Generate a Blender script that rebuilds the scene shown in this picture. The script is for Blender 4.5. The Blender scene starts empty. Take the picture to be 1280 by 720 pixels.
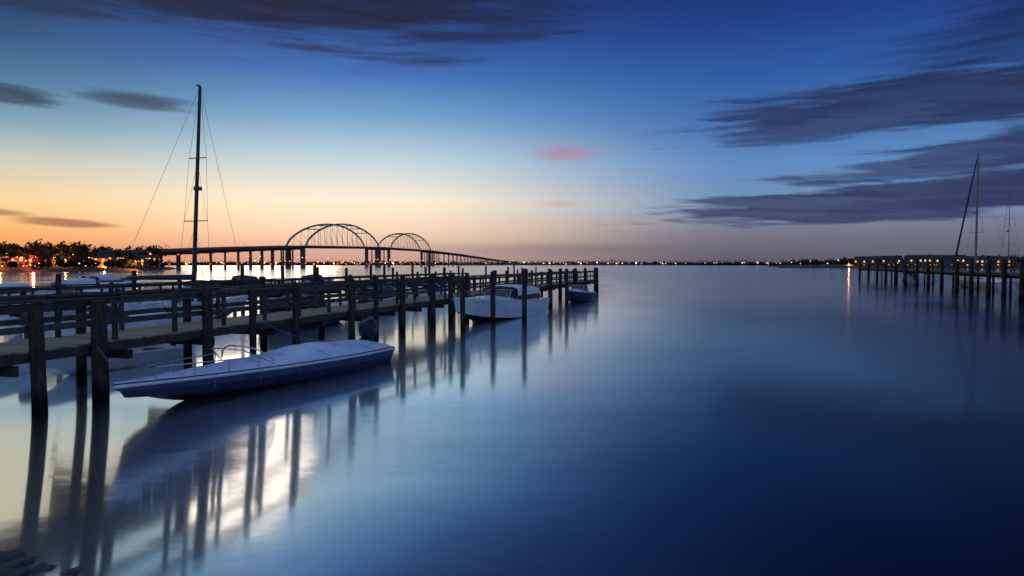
import bpy, math, random
from mathutils import Vector, Matrix
random.seed(7)
S=bpy.context.scene
S.view_settings.view_transform='Standard'; S.view_settings.look='None'; S.view_settings.exposure=0
def lin(c):
    return tuple(((v/255)/12.92 if v/255<=.04045 else ((v/255+.055)/1.055)**2.4) for v in c)+(1,)

# ---------------------------------------------------------------- node helpers
class NT:
    def __init__(s,t): s.t=t; s.n=t.nodes; s.l=t.links
    def node(s,typ,**k):
        n=s.n.new(typ)
        for a,b in k.items(): setattr(n,a,b)
        return n
    def put(s,sock,v):
        if isinstance(v,bpy.types.NodeSocket): s.l.new(v,sock)
        elif v is not None: sock.default_value=v
    def m(s,op,a,b=None,c=None,clamp=False):
        n=s.node('ShaderNodeMath',operation=op); n.use_clamp=clamp
        s.put(n.inputs[0],a); s.put(n.inputs[1],b); s.put(n.inputs[2],c); return n.outputs[0]
    def mr(s,v,a,b,c=0.,d=1.,smooth=True):
        n=s.node('ShaderNodeMapRange'); n.interpolation_type='SMOOTHSTEP' if smooth else 'LINEAR'
        s.put(n.inputs[0],v)
        for i,q in enumerate((a,b,c,d)): n.inputs[1+i].default_value=q
        return n.outputs[0]
    def mix(s,f,a,b,bt='MIX'):
        n=s.node('ShaderNodeMix',data_type='RGBA',blend_type=bt)
        s.put(n.inputs[0],f); s.put(n.inputs[6],a); s.put(n.inputs[7],b); return n.outputs[2]
    def ramp(s,v,stops,interp='LINEAR'):
        n=s.node('ShaderNodeValToRGB'); cr=n.color_ramp; cr.interpolation=interp
        while len(cr.elements)>1: cr.elements.remove(cr.elements[-1])
        cr.elements[0].position=stops[0][0]; cr.elements[0].color=stops[0][1]
        for p,c in stops[1:]:
            e=cr.elements.new(p); e.color=c
        s.put(n.inputs[0],v); return n.outputs[0]
    def comb(s,x,y,z=0.):
        n=s.node('ShaderNodeCombineXYZ'); s.put(n.inputs[0],x); s.put(n.inputs[1],y); s.put(n.inputs[2],z); return n.outputs[0]
    def noise(s,v,scale,detail=3,rough=.5,dist=0.):
        n=s.node('ShaderNodeTexNoise'); s.put(n.inputs['Vector'],v); n.inputs['Scale'].default_value=scale
        n.inputs['Detail'].default_value=detail; n.inputs['Roughness'].default_value=rough; n.inputs['Distortion'].default_value=dist
        return n.outputs['Fac']

# ---------------------------------------------------------------- WORLD
W=bpy.data.worlds.new("World"); S.world=W; W.use_nodes=True
W.cycles.sampling_method='MANUAL'; W.cycles.sample_map_resolution=512
W.node_tree.nodes.clear(); N=NT(W.node_tree)
tc=N.node('ShaderNodeTexCoord'); sx=N.node('ShaderNodeSeparateXYZ'); N.l.new(tc.outputs['Generated'],sx.inputs[0])
X,Y,Z=sx.outputs
D=180/math.pi
az=N.m('MULTIPLY',N.m('ARCTAN2',X,Y),D)
el=N.m('MULTIPLY',N.m('ARCSINE',N.m('MAXIMUM',N.m('MINIMUM',Z,1.),-1.)),D)
t=N.m('SQRT',N.m('DIVIDE',N.m('MAXIMUM',el,0.),90.))
def R(stops): return [(math.sqrt(e/90),lin(c)) for e,c in stops]
hi=[(30,(90,112,155)),(50,(146,168,204)),(90,(146,168,204))]
left=N.ramp(t,R([(0,(222,124,74)),(1.2,(244,156,94)),(2.4,(250,184,112)),(4.3,(252,216,158)),(7,(206,208,192)),(9.6,(126,164,182)),(12.2,(76,124,160)),(14.7,(52,92,136)),(18,(36,64,110))]+hi))
mid=N.ramp(t,R([(0,(170,136,134)),(1.2,(204,172,158)),(2.7,(242,214,186)),(5.2,(253,241,216)),(8.5,(190,214,224)),(11.9,(112,164,206)),(15.1,(62,114,184)),(18.2,(38,80,150)),(21.5,(26,54,116))]+hi))
right=N.ramp(t,R([(0,(80,84,104)),(1.2,(98,100,116)),(2.8,(116,122,144)),(4.6,(114,146,184)),(8,(92,138,194)),(11,(64,112,178)),(15,(42,88,160)),(18.5,(28,62,136)),(22,(17,42,100)),(32,(24,42,86)),(90,(80,104,150))]))
back=N.ramp(t,R([(0,(62,76,106)),(10,(76,102,148)),(40,(110,134,176)),(90,(146,168,204))]))
c=N.mix(N.mr(az,-40,-14),left,mid)
c=N.mix(N.mr(az,-11,20),c,right)
c=N.mix(N.mr(Y,.35,-.15),c,back)
sn1=N.noise(N.comb(N.m('MULTIPLY',az,.05),N.m('ADD',N.m('MULTIPLY',el,.95),N.m('MULTIPLY',az,-.03)),0.),1.,6,.6,.25)
sn2=N.noise(N.comb(N.m('MULTIPLY',az,.12),N.m('ADD',N.m('MULTIPLY',el,1.2),N.m('MULTIPLY',az,.08)),4.),1.,6,.62,.4)
sn=N.m('ADD',N.m('MULTIPLY',sn1,.6),N.m('MULTIPLY',sn2,.4))
shade=N.mr(sn2,.36,.62,-.12,1.)
def cloud(c,az0,el0,w,h,tilt,col,dens,soft=.75,k=3.2,tex=.2):
    a=N.m('DIVIDE',N.m('SUBTRACT',az,az0),w)
    b=N.m('DIVIDE',N.m('SUBTRACT',N.m('SUBTRACT',el,el0),N.m('MULTIPLY',N.m('SUBTRACT',az,az0),tilt)),h)
    r=N.m('SQRT',N.m('ADD',N.m('MULTIPLY',a,a),N.m('MULTIPLY',b,b)))
    v=N.m('ADD',N.m('SUBTRACT',1.,r),N.m('MULTIPLY',N.m('SUBTRACT',sn,.5),k))
    f=N.mr(v,0.,soft,0.,dens)
    f=N.m('MULTIPLY',f,N.m('SUBTRACT',1.,N.m('MULTIPLY',shade,tex)),clamp=True)
    return N.mix(f,c,lin(col))
c=cloud(c,-15,21.2,24,5.2,.03,(26,31,58),.99,.5,2.2,.15)
c=cloud(c,-36,17.8,11,2.6,.05,(30,42,72),.8,1.0)
c=cloud(c,-2,18.6,14,2.4,.28,(28,44,92),.75,1.1)
c=cloud(c,-36.5,11.2,4.,.85,-.03,(42,56,80),.9,.6,2.6)
c=cloud(c,-28.5,11.7,4.2,.75,-.04,(50,70,94),.85,.7,2.8)
c=cloud(c,32,11.4,20,2.4,.03,(38,50,92),.99,.4,2.8,.16)
c=cloud(c,25,10.2,9,1.1,.12,(56,80,128),.7)
c=cloud(c,37,8.0,15,2.2,.10,(44,56,100),.95,.45,3.2)
c=cloud(c,30,4.7,22,1.7,.04,(46,58,100),.98,.35,2.8,.16)
c=cloud(c,43,6.0,15,2.5,.1,(42,54,96),.95,.6)
c=cloud(c,38,17,14,4.8,.25,(24,36,80),.9,.9)
c=cloud(c,18,2.3,16,.8,.0,(124,118,138),.5,1.)
c=cloud(c,4.4,9.2,4.2,.85,.05,(186,118,148),.75,1.1,2.2)
c=cloud(c,4.3,5.0,2.6,.5,.0,(196,160,165),.5,1.0,1.3)
c=cloud(c,-33.2,2.9,3.6,.40,-.05,(150,98,84),.8,.6,2.0)
c=cloud(c,-37.5,3.5,3,.3,-.04,(150,98,84),.8,.6,1.5)
c=cloud(c,12,1.2,30,.9,.0,(106,108,126),.65,1.2,1.4)
bg=N.node('ShaderNodeBackground'); N.put(bg.inputs[0],c); bg.inputs[1].default_value=.97
sky=N.node('ShaderNodeTexSky',sky_type='NISHITA'); sky.sun_disc=False
sky.sun_elevation=math.radians(1.0); sky.sun_rotation=math.radians(-20)
bg2=N.node('ShaderNodeBackground'); N.l.new(sky.outputs[0],bg2.inputs[0]); bg2.inputs[1].default_value=.006
ad=N.node('ShaderNodeAddShader'); N.l.new(bg.outputs[0],ad.inputs[0]); N.l.new(bg2.outputs[0],ad.inputs[1])
o=N.node('ShaderNodeOutputWorld'); N.l.new(ad.outputs[0],o.inputs[0])

# ---------------------------------------------------------------- MATERIALS
def newmat(name):
    m=bpy.data.materials.new(name); m.use_nodes=True; m.node_tree.nodes.clear(); return m,NT(m.node_tree)
def pmat(name,c1,c2,scale=3,rough=.6,metal=0,stretch=(1,1,1),bump=.2,island=False,wet=False,coat=0,spec=.5):
    m,n=newmat(name)
    g=n.node('ShaderNodeNewGeometry'); mp=n.node('ShaderNodeMapping'); tcn=n.node('ShaderNodeTexCoord')
    n.l.new(tcn.outputs['Object'],mp.inputs[0]); mp.inputs['Scale'].default_value=stretch
    f=n.noise(mp.outputs[0],scale,5,.6); f2=n.mr(f,.3,.7)
    col=n.mix(f2,c1+(1,),c2+(1,))
    if island:
        col=n.mix(n.m('MULTIPLY',g.outputs['Random Per Island'],.6),col,(c1[0]*.35,c1[1]*.35,c1[2]*.35,1))
    if wet:
        s=n.node('ShaderNodeSeparateXYZ'); n.l.new(g.outputs['Position'],s.inputs[0])
        hz=n.m('ADD',s.outputs[2],n.m('MULTIPLY',f,.3))
        col=n.mix(n.mr(hz,.35,.75),(.006,.008,.006,1),col)
    b=n.node('ShaderNodeBsdfPrincipled'); n.put(b.inputs['Base Color'],col); b.inputs['Metallic'].default_value=metal
    n.put(b.inputs['Roughness'],n.mr(f,.2,.8,max(rough-.12,.02),min(rough+.12,1)))
    b.inputs['Coat Weight'].default_value=coat; b.inputs['Specular IOR Level'].default_value=spec
    if bump>0:
        bp=n.node('ShaderNodeBump'); bp.inputs['Strength'].default_value=bump; bp.inputs['Distance'].default_value=.02
        n.l.new(f,bp.inputs['Height']); n.l.new(bp.outputs[0],b.inputs['Normal'])
    oo=n.node('ShaderNodeOutputMaterial'); n.l.new(b.outputs[0],oo.inputs[0]); return m
def emat(name,col,st):
    m,n=newmat(name); e=n.node('ShaderNodeEmission'); e.inputs[0].default_value=col+(1,); e.inputs[1].default_value=st
    oo=n.node('ShaderNodeOutputMaterial'); n.l.new(e.outputs[0],oo.inputs[0]); m.cycles.emission_sampling='NONE'; return m
M={}
M['pile']=pmat('pile_wood',(.030,.024,.019),(.08,.064,.052),4,.85,stretch=(3,3,.4),bump=.6,wet=True,spec=.15)
M['rail']=pmat('rail_wood',(.07,.06,.05),(.15,.132,.115),3,.8,stretch=(1,1,1),bump=.3,island=True,spec=.2)
M['plank']=pmat('plank_wood',(.30,.28,.17),(.44,.40,.26),5,.75,bump=.3,island=True,spec=.3)
M['beam']=pmat('beam_wood',(.03,.024,.019),(.07,.058,.046),4,.85,bump=.4,spec=.2)
M['gel_white']=pmat('gelcoat_white',(.66,.68,.72),(.78,.80,.84),2,.28,bump=0,coat=.4)
M['gel_blue']=pmat('gelcoat_blue',(.045,.06,.15),(.07,.09,.20),2,.35,bump=0,spec=.35)
M['gel_stripe']=pmat('gelcoat_stripe',(.016,.022,.055),(.026,.034,.075),2,.35,bump=0,spec=.35)
M['gel_navy']=pmat('gelcoat_navy',(.012,.018,.04),(.022,.03,.065),2,.35,bump=0,spec=.35)
M['canvas']=pmat('boat_canvas',(.42,.48,.76),(.66,.71,.94),1.1,.45,bump=.5,stretch=(1,.5,1))
M['canvas_w']=pmat('white_canvas',(.66,.68,.74),(.78,.80,.84),1.5,.6,bump=.3)
M['canvas_d']=pmat('dark_canvas',(.03,.04,.07),(.06,.07,.11),2.2,.8,bump=.5)
M['black']=pmat('black_cowling',(.010,.010,.012),(.02,.02,.022),5,.3,bump=0)
M['glass']=pmat('tinted_glass',(.01,.015,.02),(.02,.025,.03),2,.14,bump=0)
M['steel']=pmat('stainless_steel',(.5,.5,.52),(.6,.6,.62),6,.25,metal=1,bump=0)
M['mast']=pmat('mast_paint',(.03,.03,.035),(.05,.05,.055),6,.5,bump=0)
M['mastl']=pmat('mast_aluminium',(.18,.19,.22),(.26,.27,.30),6,.45,bump=0)
M['rope']=pmat('rope',(.15,.14,.12),(.25,.23,.2),30,.9,bump=.3)
M['seat']=pmat('vinyl_seat',(.45,.46,.5),(.6,.6,.62),4,.5,bump=.1)
M['leaf']=pmat('foliage',(.018,.028,.012),(.055,.065,.025),.5,.8,bump=0,island=True,spec=.1)
M['trunk']=pmat('bark',(.03,.024,.018),(.07,.055,.04),2,.9,bump=.5)
M['ground']=pmat('shore_ground',(.03,.03,.022),(.07,.065,.05),.05,.95,bump=0)
M['conc']=pmat('bridge_concrete',(.16,.12,.13),(.24,.18,.18),.2,.85,bump=0)
M['bsteel']=pmat('bridge_steel',(.12,.12,.15),(.18,.17,.20),.3,.5,bump=0)
M['rock']=pmat('wet_rock',(.015,.015,.015),(.05,.048,.045),9,.6,bump=1.)
M['wall1']=pmat('house_siding',(.13,.12,.11),(.20,.18,.17),1,.8,bump=0)
M['wall2']=pmat('house_brick',(.10,.05,.04),(.15,.08,.06),3,.85,bump=0)
M['roof']=pmat('shingle_roof',(.02,.02,.025),(.05,.045,.045),3,.9,bump=0)
M['win']=emat('lit_window',(1.,.42,.12),1.5)
M['lamp']=emat('lamp_glow',(1.,.32,.07),4.5)
M['lampw']=emat('lamp_glow_white',(1.,.62,.32),4.5)
M['lampr']=emat('lamp_glow_red',(1.,.09,.04),3)
M['lampf']=emat('far_lamp_glow',(1.,.50,.20),2.6)

# water: smooth, long-exposure sea
m,n=newmat('sea_water'); M['water']=m
g=n.node('ShaderNodeNewGeometry'); s=n.node('ShaderNodeSeparateXYZ'); n.l.new(g.outputs['Position'],s.inputs[0])
px,py,pz=s.outputs
big=n.noise(n.comb(n.m('MULTIPLY',px,.035),n.m('MULTIPLY',py,.055),0.),1.,3,.5,.6)
fine=n.noise(n.comb(n.m('MULTIPLY',px,.5),n.m('MULTIPLY',py,.8),0.),1.,3,.55,.3)
side=n.m('SUBTRACT',px,n.m('MULTIPLY',py,.18))            # sideways offset that places the painted sheen on the left water
sheen=n.mr(n.m('ADD',side,n.m('MULTIPLY',n.m('SUBTRACT',big,.5),6.)),-8.,3.0,1.,0.)  # painted sheen mask: brightens the left water in colour and reflectance
sheen=n.m('MULTIPLY',sheen,n.mr(py,170.,35.))
fr=n.node('ShaderNodeFresnel'); fr.inputs[0].default_value=1.33
bp=n.node('ShaderNodeBump'); bp.inputs['Strength'].default_value=.4; bp.inputs['Distance'].default_value=.055
n.l.new(n.m('ADD',n.m('MULTIPLY',fine,.15),big),bp.inputs['Height'])
# normals tipped seaward near the camera, added so reflections catch brighter sky
tilt=n.m('MULTIPLY',n.m('ADD',n.mr(py,14.,6.3,0.,.125,smooth=False),.018),sheen)
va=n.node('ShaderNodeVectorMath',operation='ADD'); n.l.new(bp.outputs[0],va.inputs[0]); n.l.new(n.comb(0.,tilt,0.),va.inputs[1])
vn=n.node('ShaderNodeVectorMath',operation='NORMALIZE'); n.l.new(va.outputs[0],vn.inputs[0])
g1=n.node('ShaderNodeBsdfGlossy'); g1.inputs['Color'].default_value=(.86,.95,1,1)
n.put(g1.inputs['Roughness'],n.m('SUBTRACT',n.mr(big,.3,.7,.10,.16),n.m('MULTIPLY',sheen,.045)))
g2=n.node('ShaderNodeBsdfGlossy'); g2.inputs['Color'].default_value=(.84,.94,1,1); g2.inputs['Roughness'].default_value=.28
for q in(g1,g2): n.l.new(vn.outputs[0],q.inputs['Normal'])
mg=n.node('ShaderNodeMixShader'); n.put(mg.inputs[0],n.m('MULTIPLY',sheen,.25)); n.l.new(g1.outputs[0],mg.inputs[1]); n.l.new(g2.outputs[0],mg.inputs[2])
df=n.node('ShaderNodeBsdfDiffuse'); n.put(df.inputs[0],n.mix(sheen,(.002,.007,.020,1),(.06,.11,.17,1)))  # paler body colour paints part of the bright sheen
refl=n.m('ADD',n.m('MULTIPLY',fr.outputs[0],.95),n.m('MULTIPLY',sheen,.82),clamp=True)  # sheen mask adds reflectance on top of Fresnel
mx=n.node('ShaderNodeMixShader'); n.put(mx.inputs[0],refl); n.l.new(df.outputs[0],mx.inputs[1]); n.l.new(mg.outputs[0],mx.inputs[2])
oo=n.node('ShaderNodeOutputMaterial'); n.l.new(mx.outputs[0],oo.inputs[0])

# ---------------------------------------------------------------- MESH BUILDER
class MB:
    def __init__(s): s.v=[]; s.f=[]; s.mi=[]; s.sm=[]; s.mats=[]
    def mid(s,k):
        if k not in s.mats: s.mats.append(k)
        return s.mats.index(k)
    def add(s,vs,fs,k,smooth=False):
        b=len(s.v); s.v+= [tuple(q) for q in vs]; i=s.mid(k)
        for f in fs: s.f.append(tuple(b+q for q in f)); s.mi.append(i); s.sm.append(smooth)
    def box(s,c,sz,k,rz=0,ry=0,rx=0):
        R_=Matrix.Rotation(rz,3,'Z')@Matrix.Rotation(ry,3,'Y')@Matrix.Rotation(rx,3,'X'); c=Vector(c)
        vs=[c+R_@Vector((sz[0]/2*a,sz[1]/2*b,sz[2]/2*d)) for a in(-1,1) for b in(-1,1) for d in(-1,1)]
        s.add(vs,[(0,1,3,2),(4,6,7,5),(0,4,5,1),(2,3,7,6),(0,2,6,4),(1,5,7,3)],k)
    def cyl(s,a,b,r0,r1,k,n=10,smooth=True,cap=True):
        a=Vector(a);b=Vector(b);d=(b-a).normalized(); u=d.orthogonal().normalized(); w=d.cross(u)
        vs=[]
        for p,r in((a,r0),(b,r1)):
            for i in range(n):
                t_=2*math.pi*i/n; vs.append(p+u*math.cos(t_)*r+w*math.sin(t_)*r)
        s.add(vs,[(i,(i+1)%n,n+(i+1)%n,n+i) for i in range(n)],k,smooth)
        if cap: s.add(vs[n:],[tuple(range(n))],k); s.add(vs[:n],[tuple(reversed(range(n)))],k)
    def tube(s,pts,r,k,n=6):
        for a,b in zip(pts,pts[1:]): s.cyl(a,b,r,r,k,n)
    def beam(s,a,b,w,h,k):
        a=Vector(a);b=Vector(b);d=(b-a).normalized(); u=d.cross(Vector((0,0,1))).normalized(); w_=u.cross(d)
        vs=[p+u*w/2*i+w_*h/2*j for p in(a,b) for i,j in((-1,-1),(1,-1),(1,1),(-1,1))]
        s.add(vs,[(0,1,2,3),(7,6,5,4),(0,4,5,1),(1,5,6,2),(2,6,7,3),(3,7,4,0)],k)
    def loft(s,secs,k,smooth=True,closed=False,caps=False):
        m_=len(secs[0]); vs=[p for q in secs for p in q]; fs=[]
        for i in range(len(secs)-1):
            for j in range(m_ if closed else m_-1):
                j2=(j+1)%m_; fs.append((i*m_+j,i*m_+j2,(i+1)*m_+j2,(i+1)*m_+j))
        s.add(vs,fs,k,smooth)
        if caps: s.add(secs[0],[tuple(range(m_))],k); s.add(secs[-1],[tuple(reversed(range(m_)))],k)
    def sph(s,c,r,k,n=8,m_=5,sc=(1,1,1)):
        secs=[]
        for i in range(m_+1):
            ph=math.pi*i/m_
            secs.append([(c[0]+r*sc[0]*math.sin(ph)*math.cos(2*math.pi*j/n),c[1]+r*sc[1]*math.sin(ph)*math.sin(2*math.pi*j/n),c[2]+r*sc[2]*math.cos(ph)) for j in range(n)])
        s.loft(secs,k,True,closed=True)
    def obj(s,name,parent=None,loc=(0,0,0),rz=0,rx=0,ry=0):
        me=bpy.data.meshes.new(name); me.from_pydata(s.v,[],s.f)
        for k in s.mats: me.materials.append(M[k])
        me.polygons.foreach_set('material_index',s.mi); me.polygons.foreach_set('use_smooth',s.sm); me.update()
        ob=bpy.data.objects.new(name,me); S.collection.objects.link(ob)
        ob.location=loc; ob.rotation_euler=(rx,ry,rz)
        if parent: ob.parent=parent
        return ob
def empty(name,loc=(0,0,0),rz=0):
    e=bpy.data.objects.new(name,None); S.collection.objects.link(e); e.location=loc; e.rotation_euler=(0,0,rz); return e

# sea
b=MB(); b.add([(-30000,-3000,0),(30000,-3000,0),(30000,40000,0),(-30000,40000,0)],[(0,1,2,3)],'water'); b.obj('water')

# ---------------------------------------------------------------- PIERS
def pier(name,x0,sl,ya,yb,zd,zr,width,outer,post_sp,far_piles=True,side=-1):
    E=empty(name); L=math.hypot(sl,1); d=Vector((sl,1,0))/L; nrm=Vector((1,-sl,0))/L*(-side)
    P=lambda y,off=0,z=0: Vector((sl*y+x0,y,z))-nrm*off
    ang=math.atan2(d.y,d.x)
    b=MB(); ln=(yb-ya)*L; a0=P(ya); q=0.0
    while q<ln:
        w=.14; j=random.uniform(-.02,.02)
        c_=a0+d*(q+w/2)-nrm*(width/2+j); b.box((c_.x,c_.y,zd-.02+random.uniform(-.004,.004)),(w-.012,width+.1,.04),'plank',rz=ang); q+=w
    b.obj('deck_planks',E)
    b=MB()
    for off in(.06,width/2,width-.06):
        b.beam(P(ya,off,zd-.15),P(yb,off,zd-.15),.07,.20,'beam')
    b.beam(P(ya,-.03,zd-.13),P(yb,-.03,zd-.13),.05,.2,'rail')
    y=ya+.4
    while y<yb:
        b.beam(P(y,-.12,zd-.36),P(y,width+.12,zd-.36),.12,.2,'beam'); y+=post_sp/L*1.5
    b.obj('deck_beams',E)
    b=MB()
    for off in(.02,width-.02):
        for z,h,w in((zr,.045,.14),(zr-.09,.11,.04),(zd+.42,.13,.035)):
            y=ya
            while y<yb:
                y2=min(y+2*post_sp/L,yb); b.beam(P(y,off,z+random.uniform(-.012,.012)),P(y2-.01,off,z+random.uniform(-.012,.012)),w,h,'rail'); y=y2
        y=ya+.2
        while y<yb:
            b.box(tuple(P(y,off+(.08 if off<1 else -.08),(zd-.2+zr)/2)),(.09,.09,zr-zd+.2),'rail',rz=ang)
            y+=post_sp/L
    b.obj('railing',E)
    b=MB()
    def pile(x,y,zt,r):
        lx,ly=random.uniform(-.05,.05),random.uniform(-.05,.05); n_=16
        secs=[]
        for i in range(9):
            f=i/8; z=-1.5+(zt+1.5)*f; rr=r*(1.06-.12*f)*random.uniform(.97,1.03)
            secs.append([(x+lx*f+rr*math.cos(6.283*j/n_)*random.uniform(.97,1.03),y+ly*f+rr*math.sin(6.283*j/n_)*random.uniform(.97,1.03),z+(random.uniform(-.02,.02) if i==8 else 0)) for j in range(n_)])
        b.loft(secs,'pile',True,True); b.add(secs[-1]+[(x+lx,y+ly,zt+.03)],[(j,(j+1)%n_,n_) for j in range(n_)],'pile')
    for o_ in outer:
        if len(o_)==3: y,zt,r=o_; p=P(y,-r-.03); pile(p.x,p.y,zt,r)
        else: x,y,zt,r=o_; pile(x,y,zt,r)
    if far_piles:
        y=ya+1
        while y<yb:
            p=P(y,width+.2); pile(p.x,p.y,zr+random.uniform(-.1,.3),.12); y+=2*post_sp/L
    b.obj('piles',E)
    return P
piles=[(8.2,2.2,.15),(10.6,2.25,.15),(12.1,2.2,.14),(13.6,2.06,.14),(14.9,2.2,.17),(18.1,2.36,.14),(19.9,2.33,.10),(21.9,2.4,.11),(25.2,2.45,.13),(27.1,2.5,.10),(29.3,2.45,.13),
 (32.5,2.5,.13),(34.6,2.5,.12),(36.9,2.5,.12),(41.4,2.6,.13),(48.3,2.6,.13),(55.2,2.6,.14),(58.8,2.6,.15),(64.7,2.6,.16),(70,2.6,.15),(75.7,2.6,.26),
 (-2.2,30.6,2.35,.12),(-.95,34.1,2.62,.13),(.62,35,2.75,.13),(2.6,46,2.6,.14),(4.0,49.5,2.6,.14)]
pier('wooden_pier',-13.65,.3,5,76,1.28,2.25,1.9,piles,1.8)
pl2=[(y,random.uniform(2.5,3.0),.12) for y in range(23,82,4)]+[(.3*y-30+random.uniform(3,6),y,random.uniform(2.2,2.9),.11) for y in range(44,100,5)]
pier('wooden_pier',-30,.3,16,82,1.1,1.95,1.6,pl2,2.4)
pl3=[(y,3.2+random.uniform(0,.6),.2) for y in (36,40,44,48,52,56,60,64,69,74,80,86,92,99,106,114,122,131,142)]
pier('wooden_pier',22.3,.354,34,144,2.2,3.1,3.0,pl3,2.6,side=1)

# ---------------------------------------------------------------- BOATS
def outboard(b,x,y,z,tilt=0.2,k='black',sc=1.0):
    R_=Matrix.Rotation(-tilt,3,'X')
    def T(p): 
        q=R_@(Vector(p)*sc); return (x+q.x,y+q.y,z+q.z)
    secs=[]
    for zz,wx,wy,oy in((.02,.13,.18,0),(.12,.19,.29,-.02),(.30,.20,.32,-.03),(.45,.17,.27,-.01),(.53,.09,.16,.02)):
        secs.append([T((wx*math.copysign(abs(math.cos(a))**.7,math.cos(a)),oy+wy*math.copysign(abs(math.sin(a))**.7,math.sin(a)),zz)) for a in [2*math.pi*i/14 for i in range(14)]])
    b.loft(secs,k,True,True,True)
    b.loft([[T((dx,dy,zz)) for dx,dy in((-w,-.12),(w,-.12),(w*.6,.12),(-w*.6,.12))] for zz,w in((.02,.09),(-.7,.05))],k,False,True,True)
    b.loft([[T((dx,dy-.05,zz)) for dx,dy in((-.15,-.2),(.15,-.2),(.1,.15),(-.1,.15))] for zz in(-.48,-.51)],k,False,True,True)
    b.cyl(T((0,-.3,-.66)),T((0,.18,-.66)),.04,.06,k,8)
    b.loft([[T((dx,dy,zz)) for dx,dy in((-.14,.12),(.14,.12),(.14,.28),(-.14,.28))] for zz in(-.25,.05)],k,False,True,True)

def hull(b,L,B,hs,hb,k_hull,k_bot,k_deck,flare=.12,full=2.6,draft=.25,rub='gel_white',stripe=None):
    n_=22; secs=[];G=[]
    for i in range(n_+1):
        t_=i/n_; y=t_*L
        w=B/2*(1-t_**full*.985)*(.93+.07*min(1,t_*4)); h=hs+(hb-hs)*t_**1.8
        kd=-draft*(1-t_**3.2)+ (h-.12)*t_**7*0.85
        rake=.35*t_**3
        ch=w*(.86-.30*t_**1.5); cz=-.02+h*.55*t_**2.6
        row=[(-w,y+rake,h),(-w*.995,y+rake,h-.07),(-(ch*.35+w*.65),y+rake*.6,(h+cz)/2),(-ch,y+rake*.3,cz),(-ch*.5,y,(cz*.5+kd*.5)),(0,y,kd),(ch*.5,y,(cz*.5+kd*.5)),(ch,y+rake*.3,cz),((ch*.35+w*.65),y+rake*.6,(h+cz)/2),(w*.995,y+rake,h-.07),(w,y+rake,h)]
        secs.append(row); G.append((w,y+rake,h))
    b.loft([r[1:3] for r in secs],k_hull,True); b.loft([r[8:10] for r in secs],k_hull,True)
    b.loft([r[2:4] for r in secs],stripe or k_hull,True); b.loft([r[7:9] for r in secs],stripe or k_hull,True)
    b.loft([r[3:8] for r in secs],k_bot,True)
    b.loft([r[0:2] for r in secs],rub,True); b.loft([r[9:11] for r in secs],rub,True)
    b.add(secs[0],[tuple(range(11))],k_hull)
    for sg in(-1,1): b.tube([(sg*(w+.015),y,h-.035) for w,y,h in G],.025,rub,6)
    return G
def deckloft(b,G,i0,i1,k,crown,inset=.0,m_=9,jit=0,sub=1):
    secs=[]; n_=(i1-i0)*sub
    for i in range(n_+1):
        q=i0+i/sub; a=int(q); f=q-a; a2=min(a+1,len(G)-1)
        w,y,h=[G[a][j]*(1-f)+G[a2][j]*f for j in range(3)]; w=max(w-inset,.01); tt=q/(len(G)-1); cr=crown(tt)
        row=[]
        for j in range(m_):
            u=-1+2*j/(m_-1); wr=jit*(math.sin(y*9+u*4)+.6*math.sin(y*17-u*9))*(1-u*u)
            row.append((u*w,y,h+cr*(1-abs(u)**2.2)+wr+.004))
        secs.append(row)
    b.loft(secs,k,True); return secs
def rails(b,G,i0,i1,hgt,inset=.12):
    for sg in(-1,1):
        pts=[]
        for i in range(i0,i1+1,2):
            w,y,h=G[i]; x=sg*max(w-inset,.0); pts.append((x,y-.05,h+hgt)); b.cyl((x,y,h),(x,y-.05,h+hgt),.012,.012,'steel',6)
        b.tube(pts,.014,'steel',6)
def place(name,parts,bow,stern):
    dx,dy=bow[0]-stern[0],bow[1]-stern[1]; rz=math.atan2(dy,dx)-math.pi/2
    E=empty(name,(stern[0],stern[1],0),rz)
    for nm,mb in parts: mb.obj(nm,E)
    return E

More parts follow.
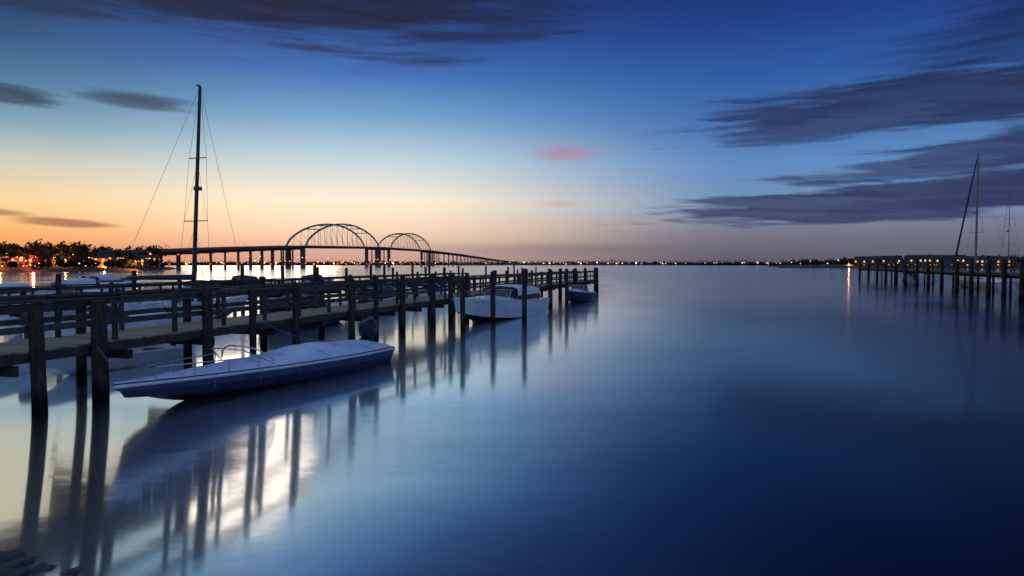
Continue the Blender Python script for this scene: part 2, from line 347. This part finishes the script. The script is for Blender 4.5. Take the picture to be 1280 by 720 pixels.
def covered_boat(name,bow,stern,L,B=2.4,hk='gel_blue'):
    b=MB(); G=hull(b,L,B,.48,.60,hk,'gel_navy','gel_white',full=2.4,rub='gel_white',stripe='gel_stripe')
    c=MB()
    def cr(t_):
        return .05+.25*math.exp(-((t_-.30)/.20)**2)+.09*math.exp(-((t_-.03)/.07)**2)+.07*math.exp(-((t_-.62)/.08)**2)+.03*math.exp(-((t_-.8)/.1)**2)
    deckloft(c,G,0,22,'canvas',cr,inset=.02,m_=21,jit=.011,sub=5)
    for tt in(.12,.24,.36,.48,.60,.72,.84):
        q=tt*22; a=int(q); f=q-a; w,y,h=[G[a][j]*(1-f)+G[a+1][j]*f for j in range(3)]
        c.tube([(u*(w-.02),y,h+cr(tt)*(1-abs(u)**2.2)+.010) for u in [-1+2*j/14 for j in range(15)]],.013,'canvas',5)
    for sg in(-1,1): c.tube([(sg*(w-.02),y,h+.012) for w,y,h in G],.016,'gel_stripe',5)
    for i in range(2,20,3):
        w,y,h=G[i]
        for sg in(-1,1): c.cyl((sg*(w+.035),y,h+.0),(sg*(w*.96),y,h-.3),.008,.008,'rope',5)
    w,y,h=G[0]; c.loft([[(-w,y-.02,h),(0,y-.02,h+cr(0)),(w,y-.02,h)],[(-w,y-.03,h-.10),(0,y-.03,h-.11),(w,y-.03,h-.10)]],'canvas',True)
    r=MB(); rails(r,G,14,20,.28,inset=.1)
    r.box((0,G[21][1]-.12,G[21][2]+.06),(.10,.26,.07),'steel')
    pts=[]
    for a in range(-6,7):
        u=a/6; pts.append((u*.85,L*.60+.35*(1-u*u),.62+.36*(1-abs(u)**3)+.05))
    r.tube(pts,.018,'steel',6)
    for sg in(-1,1):
        r.tube([(sg*.85,L*.60,.6),(sg*.5,L*.68,.98),(0,L*.70,1.02)],.014,'steel',6)
    m_=MB(); outboard(m_,0,-.28,.70,.25,sc=1.1)
    m_.box((-.35,-.08,.35),(.3,.12,.3),'black')
    return place(name,[('hull',b),('cover',c),('rails',r),('outboard_motor',m_)],bow,stern)

def runabout(name,bow,stern,L,B=2.2,hk='gel_white',cab=True,top='canvas',hs=.7,hb=1.05):
    b=MB(); G=hull(b,L,B,hs,hb,hk,'gel_navy','gel_white')
    deckloft(b,G,11,22,'gel_white',lambda t_:.10+.12*math.exp(-((t_-.6)/.15)**2),m_=9)
    for sg in(-1,1):
        rows=[[(sg*w,y,h+.004),(sg*(w-.2),y,h+.02),(sg*(w-.22),y,h-.35)] for w,y,h in G[:12]]
        b.loft(rows,'gel_white',False)
    w0,y0,h0=G[0]; w1,y1,h1=G[11]
    b.add([(-w0+.22,y0,h0-.35),(w0-.22,y0,h0-.35),(w1-.22,y1,h1-.35),(-w1+.22,y1,h1-.35)],[(0,1,2,3)],'seat')
    b.box((0,.15,h0-.14),(w0*2-.45,.28,.34),'gel_white'); 
    for x in(-.45,.45):
        b.box((x,L*.33,h0-.12),(.45,.45,.16),'seat'); b.box((x,L*.33-.22,h0+.12),(.45,.1,.45),'seat',rx=-.1)
    c=MB()
    ww=w1*.82; yb=y1-.05; zb=h1+.09
    bot=[(-ww,yb-.55,zb-.05),(-ww*.8,yb+.05,zb+.03),(ww*.8,yb+.05,zb+.03),(ww,yb-.55,zb-.05)]
    tp=[(-ww*.92,yb-.75,zb+.40),(-ww*.7,yb-.35,zb+.43),(ww*.7,yb-.35,zb+.43),(ww*.92,yb-.75,zb+.40)]
    c.loft([bot,tp],'glass',False); c.tube(tp,.02,'steel'); c.tube(bot,.02,'steel')
    for p,q in zip(bot,tp): c.cyl(p,q,.015,.015,'steel',6)
    parts=[('hull',b),('windscreen',c)]
    if cab:
        k=MB(); zt=zb+.42
        secs=[]
        for i in range(9):
            y=yb-.55-(L*.36)*i/8; z=zt+.28*math.sin(math.pi*min(1,(i+1.5)/8))*.6; wv=w1*.84
            secs.append([(-wv,y,zt-.30),(-wv*.97,y,z-.03),(-wv*.7,y,z+.07),(0,y,z+.11),(wv*.7,y,z+.07),(wv*.97,y,z-.03),(wv,y,zt-.30)])
        k.loft(secs,top,True)
        k.add(secs[-1],[tuple(range(7))],top)
        for s_ in(secs[0],secs[4],secs[8]):
            k.tube([(s_[0][0],s_[0][1],hs),*s_[1:6],(s_[6][0],s_[6][1],hs)],.016,'steel')
        for sg in(0,6):
            k.loft([[(q[sg][0],q[sg][1],q[sg][2]),(q[sg][0]*1.02,q[sg][1],hs+.05)] for q in secs],'glass',False)
        parts.append(('bimini_top',k))
    r=MB(); rails(r,G,13,21,.42); parts.append(('bow_rail',r))
    m_=MB(); outboard(m_,0,-.3,hs+.02,.1); parts.append(('outboard_motor',m_))
    return place(name,parts,bow,stern)

def skiff(name,bow,stern,L,B=1.6,hk='gel_white'):
    b=MB(); G=hull(b,L,B,.42,.62,hk,hk,hk)
    rows=[[(-max(w-.06,.01),y,h),(-max(w-.12,.01),y,h-.28),(0,y,.06+.3*(i/22)**3),(max(w-.12,.01),y,h-.28),(max(w-.06,.01),y,h)] for i,(w,y,h) in enumerate(G[:20])]
    b.loft(rows,'seat',True)
    for q in(.1,.42,.7):
        w,y,h=G[int(q*22)]; b.box((0,y,h-.12),(2*w-.14,.26,.04),'rail')
    deckloft(b,G,19,22,hk,lambda t_:.03,m_=5)
    m_=MB(); outboard(m_,0,-.2,.45,.15,sc=.75)
    return place(name,[('hull',b),('outboard_motor',m_)],bow,stern)

def sailboat(name,bow,stern,L,mast_h,lean=(0,0),mk='mast',jib=False,B=2.6,mr_=.09):
    b=MB(); G=hull(b,L,B,.85,1.15,'gel_white','gel_navy','gel_white',full=2.0,draft=.4)
    deckloft(b,G,0,22,'gel_white',lambda t_:.08,m_=9)
    secs=[]
    for t_,w,h in((.30,.75,.02),(.33,.8,.42),(.5,.78,.45),(.62,.6,.38),(.70,.45,.05)):
        y=t_*L; z=.9+t_*.15; secs.append([(-w-.08,y,z),(-w,y,z+h),(0,y,z+h+.06),(w,y,z+h),(w+.08,y,z)])
    b.loft(secs,'gel_white',False)
    for sg in(-1,1):
        for t_ in(.38,.46,.54): b.box((sg*.83,t_*L,1.18),(.03,.5,.14),'glass',rz=sg*.04)
    for sg in(-1,1): b.box((sg*.75,L*.16,1.05),(.1,L*.24,.25),'gel_white')
    b.cyl((0,L*.08,1.0),(0,L*.12,1.5),.03,.02,'steel',6)
    r=MB(); my=L*.58; T_=Vector((lean[0],my+lean[1],mast_h)); Bs=Vector((0,my,1.3))
    at=lambda f: Bs.lerp(T_,f)
    r.cyl(Bs,T_,mr_,mr_*.65,mk,10)
    for f,sw in((.36,.75),(.66,.55)):
        p=at(f); r.cyl(p-Vector((sw,0,-.04)),p+Vector((sw,0,.04)),.025,.025,mk,6)
    p=at(.52); r.cyl(p+Vector((.05,.12,0)),p+Vector((.05,.30,0)),.03,.03,mk,6); r.cyl(p+Vector((-.12,.2,-.08)),p+Vector((-.12,.2,.1)),.22,.2,mk,12)
    r.box(T_+Vector((0,-.1,.03)),(.07,.3,.06),mk); r.cyl(T_,T_+Vector((0,0,.4)),.008,.006,mk,5)
    bo=at(.085); be=Vector((0,L*.12,bo.z+.1)); r.cyl(bo,be,.06,.05,mk,8)
    secs=[]
    for i in range(10):
        q=bo.lerp(be,.02+.93*i/9); s_=.20*(1-.45*i/9)
        secs.append([(q.x+s_*.8*math.cos(a),q.y,q.z+.06+s_*1.2*max(0,math.sin(a)) - .05) for a in [2*math.pi*j/10 for j in range(10)]])
    r.loft(secs,'canvas_d',True,True,True)
    w0=.008 if mk=='mast' else .012; bowp=Vector((0,G[22][1]-.05,G[22][2])); stp=Vector((0,.05,.9))
    r.cyl(T_,bowp,w0,w0,mk,5); r.cyl(T_,stp,w0,w0,mk,5)
    if jib: r.cyl(T_.lerp(bowp,.04),T_.lerp(bowp,.95),.07,.14,'canvas_d',8)
    for sg in(-1,1):
        for f in(.36,.66,1.0):
            sp=at(.36)+Vector((sg*.75,0,0)); ch=Vector((sg*(B/2-.12),my,.95))
            if f==.36: r.cyl(at(.34),Vector((sg*(B/2-.12),my-.35,.95)),w0*.8,w0*.8,mk,5)
            elif f==.66: r.tube([at(.64),sp,ch],w0*.8,mk,5)
            else: r.tube([T_,at(.66)+Vector((sg*.55,0,0)),sp,ch],w0,mk,5)
    q=MB(); rails(q,G,2,20,.55,inset=.08)
    return place(name,[('hull',b),('mast_and_rigging',r),('lifelines',q)],bow,stern)

covered_boat('motor_boat',(-7.85,13.5),(-4.6,21.1),8.0)
def off(p,h,L): return ((p[0]+math.cos(h)*L,p[1]+math.sin(h)*L),p)
runabout('cabin_cruiser',(-2.75,33.0),(1.0,42.0),9.6,3.0,'gel_white',True,'canvas_w',hs=.95,hb=1.3)
runabout('motor_boat',(4.3,51.5),(6.0,56.5),5.2,2.0,'gel_navy',False)
skiff('rowing_skiff',(-12.2,17.6),(-10.9,21.9),4.4)
skiff('rowing_skiff',(-14.8,15.4),(-14.0,19.4),4.0)
dirp=math.atan2(1,.3)
for nm,(x,y),L,k,cab,top in (('motor_boat',(-17.4,25),6.2,'gel_white',False,'canvas'),('motor_boat',(-24.5,33),7,'gel_white',True,'canvas_w'),
    ('motor_boat',(-10.8,31),6,'gel_navy',True,'canvas_d'),('motor_boat',(-31,42),7.5,'gel_white',True,'canvas_w'),('motor_boat',(-22.5,43),6.6,'gel_navy',False,'canvas'),
    ('motor_boat',(-9.5,44),6.6,'gel_navy',True,'canvas_d'),('motor_boat',(-7.5,54),6.6,'gel_white',False,'canvas_d'),('motor_boat',(-39,50),8,'gel_white',True,'canvas_w'),
    ('motor_boat',(-29,56),7,'gel_navy',True,'canvas_d'),('motor_boat',(-22,62),8,'gel_white',True,'canvas_w'),('motor_boat',(-44,66),8,'gel_white',True,'canvas_w'),
    ('motor_boat',(-52,78),9,'gel_white',True,'canvas_w'),('motor_boat',(-36,82),8,'gel_navy',True,'canvas_d'),('motor_boat',(-60,96),9,'gel_white',True,'canvas_w'),('motor_boat',(-28,92),8,'gel_white',True,'canvas_d')):
    bw,st=off((x,y),dirp+random.uniform(-.12,.12),L)
    if random.random()<.4: bw,st=st,bw
    runabout(nm,bw,st,L,2.2,k,cab,top)
sailboat('sailboat',(-15.4,39.2),(-18.2,30.4),9.2,12.1,lean=(.55,.1),B=2.6,mr_=.115)
sailboat('sailboat',(59.3,92),(57.9,79),13,16.9,mk='mastl',jib=True,mr_=.15,B=3.4)
sailboat('sailboat',(71.5,100.5),(69,92),9,13.5,mk='mastl',jib=False,mr_=.06)
for x,y in((48.5,62),(66,112),(79,128)):
    bw,st=off((x,y),math.atan2(1,.354),7.5); runabout('motor_boat',bw,st,7.5,2.4,'gel_white',False,'canvas',hs=1.,hb=1.4)
skiff('rowing_skiff',(203,520),(209,521),6,2.2,'gel_navy')

# ---------------------------------------------------------------- LAND
def land(name,poly,h=2.0,inner=18):
    cx=sum(p[0] for p in poly)/len(poly); cy=sum(p[1] for p in poly)/len(poly)
    e=[]
    for a,c_ in zip(poly,poly[1:]+poly[:1]):
        k=6
        for i in range(k):
            f=i/k; e.append((a[0]+(c_[0]-a[0])*f+random.uniform(-2,2),a[1]+(c_[1]-a[1])*f+random.uniform(-2,2)))
    def ins(p,d_):
        v=Vector((cx-p[0],cy-p[1])); l=v.length; v/=l; return (p[0]+v.x*min(d_,l*.9),p[1]+v.y*min(d_,l*.9))
    rows=[[(x,y,-1) for x,y in e],[(*ins(p,inner*.25),h*.5+random.uniform(-.3,.3)) for p in e],[(*ins(p,inner),h+random.uniform(-.3,.5)) for p in e],[(*ins(p,inner*4),h+.8) for p in e]]
    b=MB(); b.loft(rows,'ground',True,closed=True); n_=len(e)
    b.add([(cx,cy,h+1)]+rows[-1],[(0,1+i,1+(i+1)%n_) for i in range(n_)],'ground',True)
    return b.obj(name)
land('ground',[(-300,60),(-240,150),(-194,230),(-172,262),(-160,300),(-172,345),(-205,420),(-330,620),(-900,900),(-900,60)])
land('ground',[(222,560),(262,480),(330,420),(380,370),(420,300),(900,300),(1200,900),(600,1000),(280,760)])
land('ground',[(-2600,1650),(-1500,1500),(-900,1560),(-300,1620),(100,1560),(500,1500),(800,1400),(1500,1200),(2600,1100),(2800,2200),(-2600,2500)],h=3,inner=30)

def trees(name,pts,q,n_leaf,trunk=True,wf=(.28,.45)):
    b=MB()
    for (x,y,z,h) in pts:
        w=h*random.uniform(*wf)
        if trunk: 
            b.cyl((x,y,z-.5),(x+random.uniform(-.3,.3),y,z+h*.45),h*.03,h*.015,'trunk',6)
            for _ in range(3):
                a=random.uniform(0,6.28); b.cyl((x,y,z+h*.35),(x+math.cos(a)*w*.7,y+math.sin(a)*w*.7,z+h*random.uniform(.5,.75)),h*.012,h*.005,'trunk',5)
        lo=.38 if trunk else .1
        cl=[(x+random.uniform(-w,w)*.8,y+random.uniform(-w,w)*.7,z+h*random.uniform(lo,.85),w*random.uniform(.35,.65)) for _ in range(8)]
        for i in range(n_leaf):
            cx,cy,cz,r=random.choice(cl)
            v=Vector((random.gauss(0,1),random.gauss(0,1),random.gauss(0,1))).normalized()*r*random.uniform(.4,1.08)
            c_=Vector((cx,cy,cz))+v; s_=q*random.uniform(.5,1.2)
            u=Vector((random.gauss(0,1),random.gauss(0,1),random.gauss(0,1))).normalized(); w_=u.orthogonal().normalized()
            b.add([c_-u*s_,c_-w_*s_*.7,c_+u*s_,c_+w_*s_*.7],[(0,1,2,3)],'leaf')
    return b.obj(name)
def front(k):
    T_=[(-1.1,190),(-.8,228),(-.75,238),(-.656,262),(-.533,300),(-.50,345),(-.4,500)]
    for (a,za),(c_,zc) in zip(T_,T_[1:]):
        if a<=k<=c_: return za+(zc-za)*(k-a)/(c_-a)
    return 300
pts=[]
for i in range(120):
    k=random.uniform(-.92,-.515); y=front(k)+random.uniform(10,75)
    hh=random.uniform(7,10.5) if k<-.62 else random.uniform(5.5,8.5)
    pts.append((k*y,y,1.8,hh*y/270))
for i in range(60):
    k=random.uniform(-.92,-.51); y=front(k)+random.uniform(5,12); pts.append((k*y,y,1.2,random.uniform(2.,4.)))
trees('distant_tree_line',pts,.6,190)
pts=[]
for i in range(190):
    f=random.random(); x=235+f*190; y=560-f*215+random.uniform(12,60)
    pts.append((x+random.uniform(5,20),y,1.6,random.uniform(4,8)*(.7+.5*f)))
trees('distant_tree_line',pts,.9,75,wf=(.4,.7))
pts=[]
for i in range(700):
    x=-1500+3200*(i+random.random())/700; pts.append((x,1640+random.uniform(-10,60)-(max(0,x-100))*.17,0,random.uniform(6,9.5)+(3 if random.random()<.06 else 0)))
trees('distant_tree_line',pts,2.2,34,False,(.7,1.1))

def house(x,y,rz,w,d_,h,k,base=1.6,fl=2):
    b=MB(); b.box((0,0,h/2),(w,d_,h),k); rh=d_*.32; o_=.4
    b.add([(-w/2-o_,-d_/2-o_,h-.15),(w/2+o_,-d_/2-o_,h-.15),(w/2+o_,0,h+rh),(-w/2-o_,0,h+rh),(w/2+o_,d_/2+o_,h-.15),(-w/2-o_,d_/2+o_,h-.15)],[(0,1,2,3),(3,2,4,5)],'roof')
    for sg in(-1,1): b.add([(sg*w/2,-d_/2,h),(sg*w/2,d_/2,h),(sg*w/2,0,h+rh-.2)],[(0,1,2)],k)
    b.box((w*.25,d_*.1,h+rh*.9),(.8,.8,1.8),'wall2')
    nx=int(w//2.6)
    for f in range(fl):
        for i in range(nx):
            xx=-w/2+(i+.5)*w/nx; zz=h/fl*(f+.52)
            b.box((xx,-d_/2-.02,zz),(1.0,.06,1.3),'win' if random.random()<.5 else 'glass')
            b.box((xx,-d_/2-.06,zz-.72),(1.2,.14,.1),'wall1')
    b.box((-w*.05,-d_/2-.04,1.05),(.95,.07,2.1),'rail')
    b.obj('waterfront_house',None,(x,y,base),rz)
for k in(-.79,-.735,-.69,-.645,-.60,-.565,-.535):
    y=front(k)+random.uniform(14,30); house(k*y,y,math.atan(-k)*.9+random.uniform(-.3,.3),random.uniform(8,13),7,random.uniform(3.6,4.8),random.choice(['wall1','wall2']))
for i in range(13):
    f=(i+.5)/13; house(262+f*150,515-f*165+random.uniform(0,8),-random.uniform(.45,.85),random.uniform(10,20),9,random.uniform(3.6,5.),random.choice(['wall1','wall1','wall2']))

def lamp(x,y,h,k,r,light=0,z=1.6):
    b=MB(); b.cyl((0,0,0),(0,0,h),.10,.06,'mast',8); b.cyl((0,0,h),(.8,0,h+.25),.05,.04,'mast',6); b.sph((.9,0,h+.1),r,k,10,6,(1,1,.7)); b.cyl((.9,0,h+.15),(.9,0,h+.35),r*1.1,r*.4,'mast',10)
    ob=b.obj('street_lamp',None,(x,y,z),random.uniform(0,6))
    if light:
        l=bpy.data.lights.new('lamp_bulb','POINT'); l.energy=light; l.color=(1,.28,.07) if k!='lampr' else (1,.1,.05); l.shadow_soft_size=.4
        lo=bpy.data.objects.new('lamp_bulb',l); S.collection.objects.link(lo); lo.parent=ob; lo.location=(.9,0,h-.4)
for i in range(80):
    k=-.82+.31*(i+random.random())/80; y=front(k)+random.uniform(2,18)
    lamp(k*y,y,random.choice([1.2,2.2,3.2,4.5,5.8]),random.choice(['lamp','lamp','lampw','lampr','lamp']),random.uniform(.14,.34),5000 if i%13==4 else 0,z=1.0)
for i in range(26):
    f=i/25; lamp(240+f*180+random.uniform(-4,4),546-f*195+random.uniform(-2,4),random.uniform(2,5),random.choice(['lamp','lampw']),.42,6000 if i%8==3 else 0,z=1.)
b=MB()
for i in range(150):
    x=random.choice([random.uniform(-1000,0),random.uniform(0,1400),random.uniform(150,1200)]); y=1545-(max(0,x-100))*.17+random.uniform(-12,-2)
    z=random.uniform(3,7); r=random.choice([.6,.8,.9,1.4])
    b.cyl((x,y,0),(x,y,z-r),.15,.1,'mast',5); b.sph((x,y,z),r,random.choice(['lampf','lampf','lampw']),6,4)
b.obj('town_lights')

# ---------------------------------------------------------------- ARCH BRIDGE
E=empty('arch_bridge')
bx=lambda y: -163+.086*(y-625)
nr=Vector((1,-.086,0)).normalized()
def zdeck(y):
    k=[(330,8.3),(430,12.6),(540,16.6),(765,21),(1020,22.5),(1300,21),(1900,15),(2600,9)]
    for (a,za),(c_,zc) in zip(k,k[1:]):
        if a<=y<=c_: return za+(zc-za)*(y-a)/(c_-a)
    return k[0][1] if y<330 else k[-1][1]
b=MB(); secs=[]; ys=list(range(322,1100,20))+list(range(1100,2601,60))
for y in ys:
    z=zdeck(y); c_=Vector((bx(y),y,z)); 
    secs.append([tuple(c_+nr*a+Vector((0,0,q))) for a,q in((-7.5,0),(-7.5,1.1),(-7.2,1.1),(-7.2,.3),(7.2,.3),(7.2,1.1),(7.5,1.1),(7.5,0),(5,-1.2),(-5,-1.2))])
b.loft(secs,'conc',False,True,True); b.obj('bridge_deck',E)
b=MB(); y=335
while y<2550:
    if not(548<y<735 or 802<y<1010):
        z=zdeck(y)-1.1
        for a in(-4.5,4.5):
            p=Vector((bx(y),y,0))+nr*a; b.cyl((p.x,p.y,-2),(p.x,p.y,z-1.2),.7,.6,'conc',10)
        p=Vector((bx(y),y,z-.6)); b.beam(p-nr*6.5,p+nr*6.5,1.6,1.2,'conc')
    y+=17 if y<1100 else 45
for y in(538,745,792,1020):
    z=zdeck(y)-1.1
    for a in(-6,6): 
        p=Vector((bx(y),y,0))+nr*a; b.box((p.x,p.y,z/2-1),(3,4,z+2),'conc')
b.obj('bridge_piers',E)
b=MB()
for ya,yb,top in((538,745,40),(792,1020,43)):
    pr={}
    for a in(-7.9,7.9):
        pts=[]
        for i in range(29):
            f=i/28; y=ya+(yb-ya)*f; z=zdeck(y)+(top-zdeck((ya+yb)/2))*math.sqrt(max(0,1-(2*f-1)**2))**1.35
            pts.append(Vector((bx(y),y,z))+nr*a*(1-.15*math.sin(math.pi*f)))
        pr[a]=pts
        for p,q in zip(pts,pts[1:]): b.beam(p,q,1.0,1.3,'bsteel')
        for i in range(2,27,2):
            y=pts[i].y; d_=Vector((bx(y),y,zdeck(y)))+nr*a; 
            b.cyl(pts[i],d_,.14,.14,'bsteel',5)
            j=min(i+3,26); dd=Vector((bx(pts[j].y),pts[j].y,zdeck(pts[j].y)))+nr*a; b.cyl(pts[i],dd,.1,.1,'bsteel',5)
    for i in range(5,24,3):
        b.beam(pr[-7.9][i],pr[7.9][i],.7,.7,'bsteel')
b.obj('arches',E)
b=MB(); y=335
while y<2500:
    z=zdeck(y)
    p=Vector((bx(y),y,z))+nr*7.2; b.cyl(p,p+Vector((0,0,5)),.1,.07,'mast',5); b.sph(tuple(p+Vector((0,0,5))),.14+y*.0001,'lampf',6,4)
    y+=52
y=340
while y<1000:
    p=Vector((bx(y),y,0))+nr*8; z=random.choice([3,5,8]); b.cyl((p.x,p.y,-1),(p.x,p.y,z-.3),.12,.1,'conc',5); b.sph((p.x,p.y,z),random.uniform(.28,.5),random.choice(['lampr','lampr','lamp']),6,4); y+=8
b.obj('bridge_lights',E)

# ---------------------------------------------------------------- SHORE ROCKS (lower-left)
import mathutils.noise as mn
b=MB()
for i in range(90):
    a=random.uniform(0,6.28); q=random.uniform(0,1)**.55*1.35; cx,cy=-5.45+math.cos(a)*q*1.0,6.2+math.sin(a)*q*.58; r=random.uniform(.08,.26)*(1.3-q*.5)
    secs=[]
    for i2 in range(9):
        ph=math.pi*i2/8; row=[]
        for j in range(12):
            v=Vector((math.sin(ph)*math.cos(6.283*j/12),math.sin(ph)*math.sin(6.283*j/12),math.cos(ph)*.35))
            rr=r*(1+.6*mn.noise(v*1.9+Vector((cx*9,cy*9,0)))+.2*mn.noise(v*5+Vector((cx*9,cy*9,0)))); row.append((cx+v.x*rr,cy+v.y*rr,-.02+v.z*rr))
        secs.append(row)
    b.loft(secs,'rock',True,closed=True)
b.obj('shore_rocks')

b=MB()
def sag(a,c_,k_):
    a=Vector(a);c_=Vector(c_); return [a.lerp(c_,i/10)-Vector((0,0,k_*math.sin(math.pi*i/10))) for i in range(11)]
b.tube(sag((-7.8,13.9,.66),(-9.2,14.9,1.4),.15),.009,'rope'); b.tube(sag((-5.5,20.9,.6),(-7.6,20.1,1.4),.15),.010,'rope')
b.tube(sag((-2.75,33.4,1.2),(-3.8,34.5,1.7),.12),.014,'rope')
b.obj('mooring_rope')

# ---------------------------------------------------------------- SUN + CAMERA
l=bpy.data.lights.new('sun','SUN'); l.energy=.08; l.angle=math.radians(12); l.color=(1,.72,.5)
so=bpy.data.objects.new('sun',l); S.collection.objects.link(so)
azr,elr=math.radians(-20),math.radians(4)
dv=Vector((math.sin(azr)*math.cos(elr),math.cos(azr)*math.cos(elr),math.sin(elr)))
so.rotation_euler=dv.to_track_quat('Z','Y').to_euler()
cam=bpy.data.cameras.new('camera'); cam.lens=24; cam.sensor_width=36; cam.clip_end=60000; cam.clip_start=.1
co=bpy.data.objects.new('camera',cam); S.collection.objects.link(co); co.location=(0,0,3)
co.rotation_euler=(math.radians(90)-math.atan(30/853.3),0,0)
S.camera=co
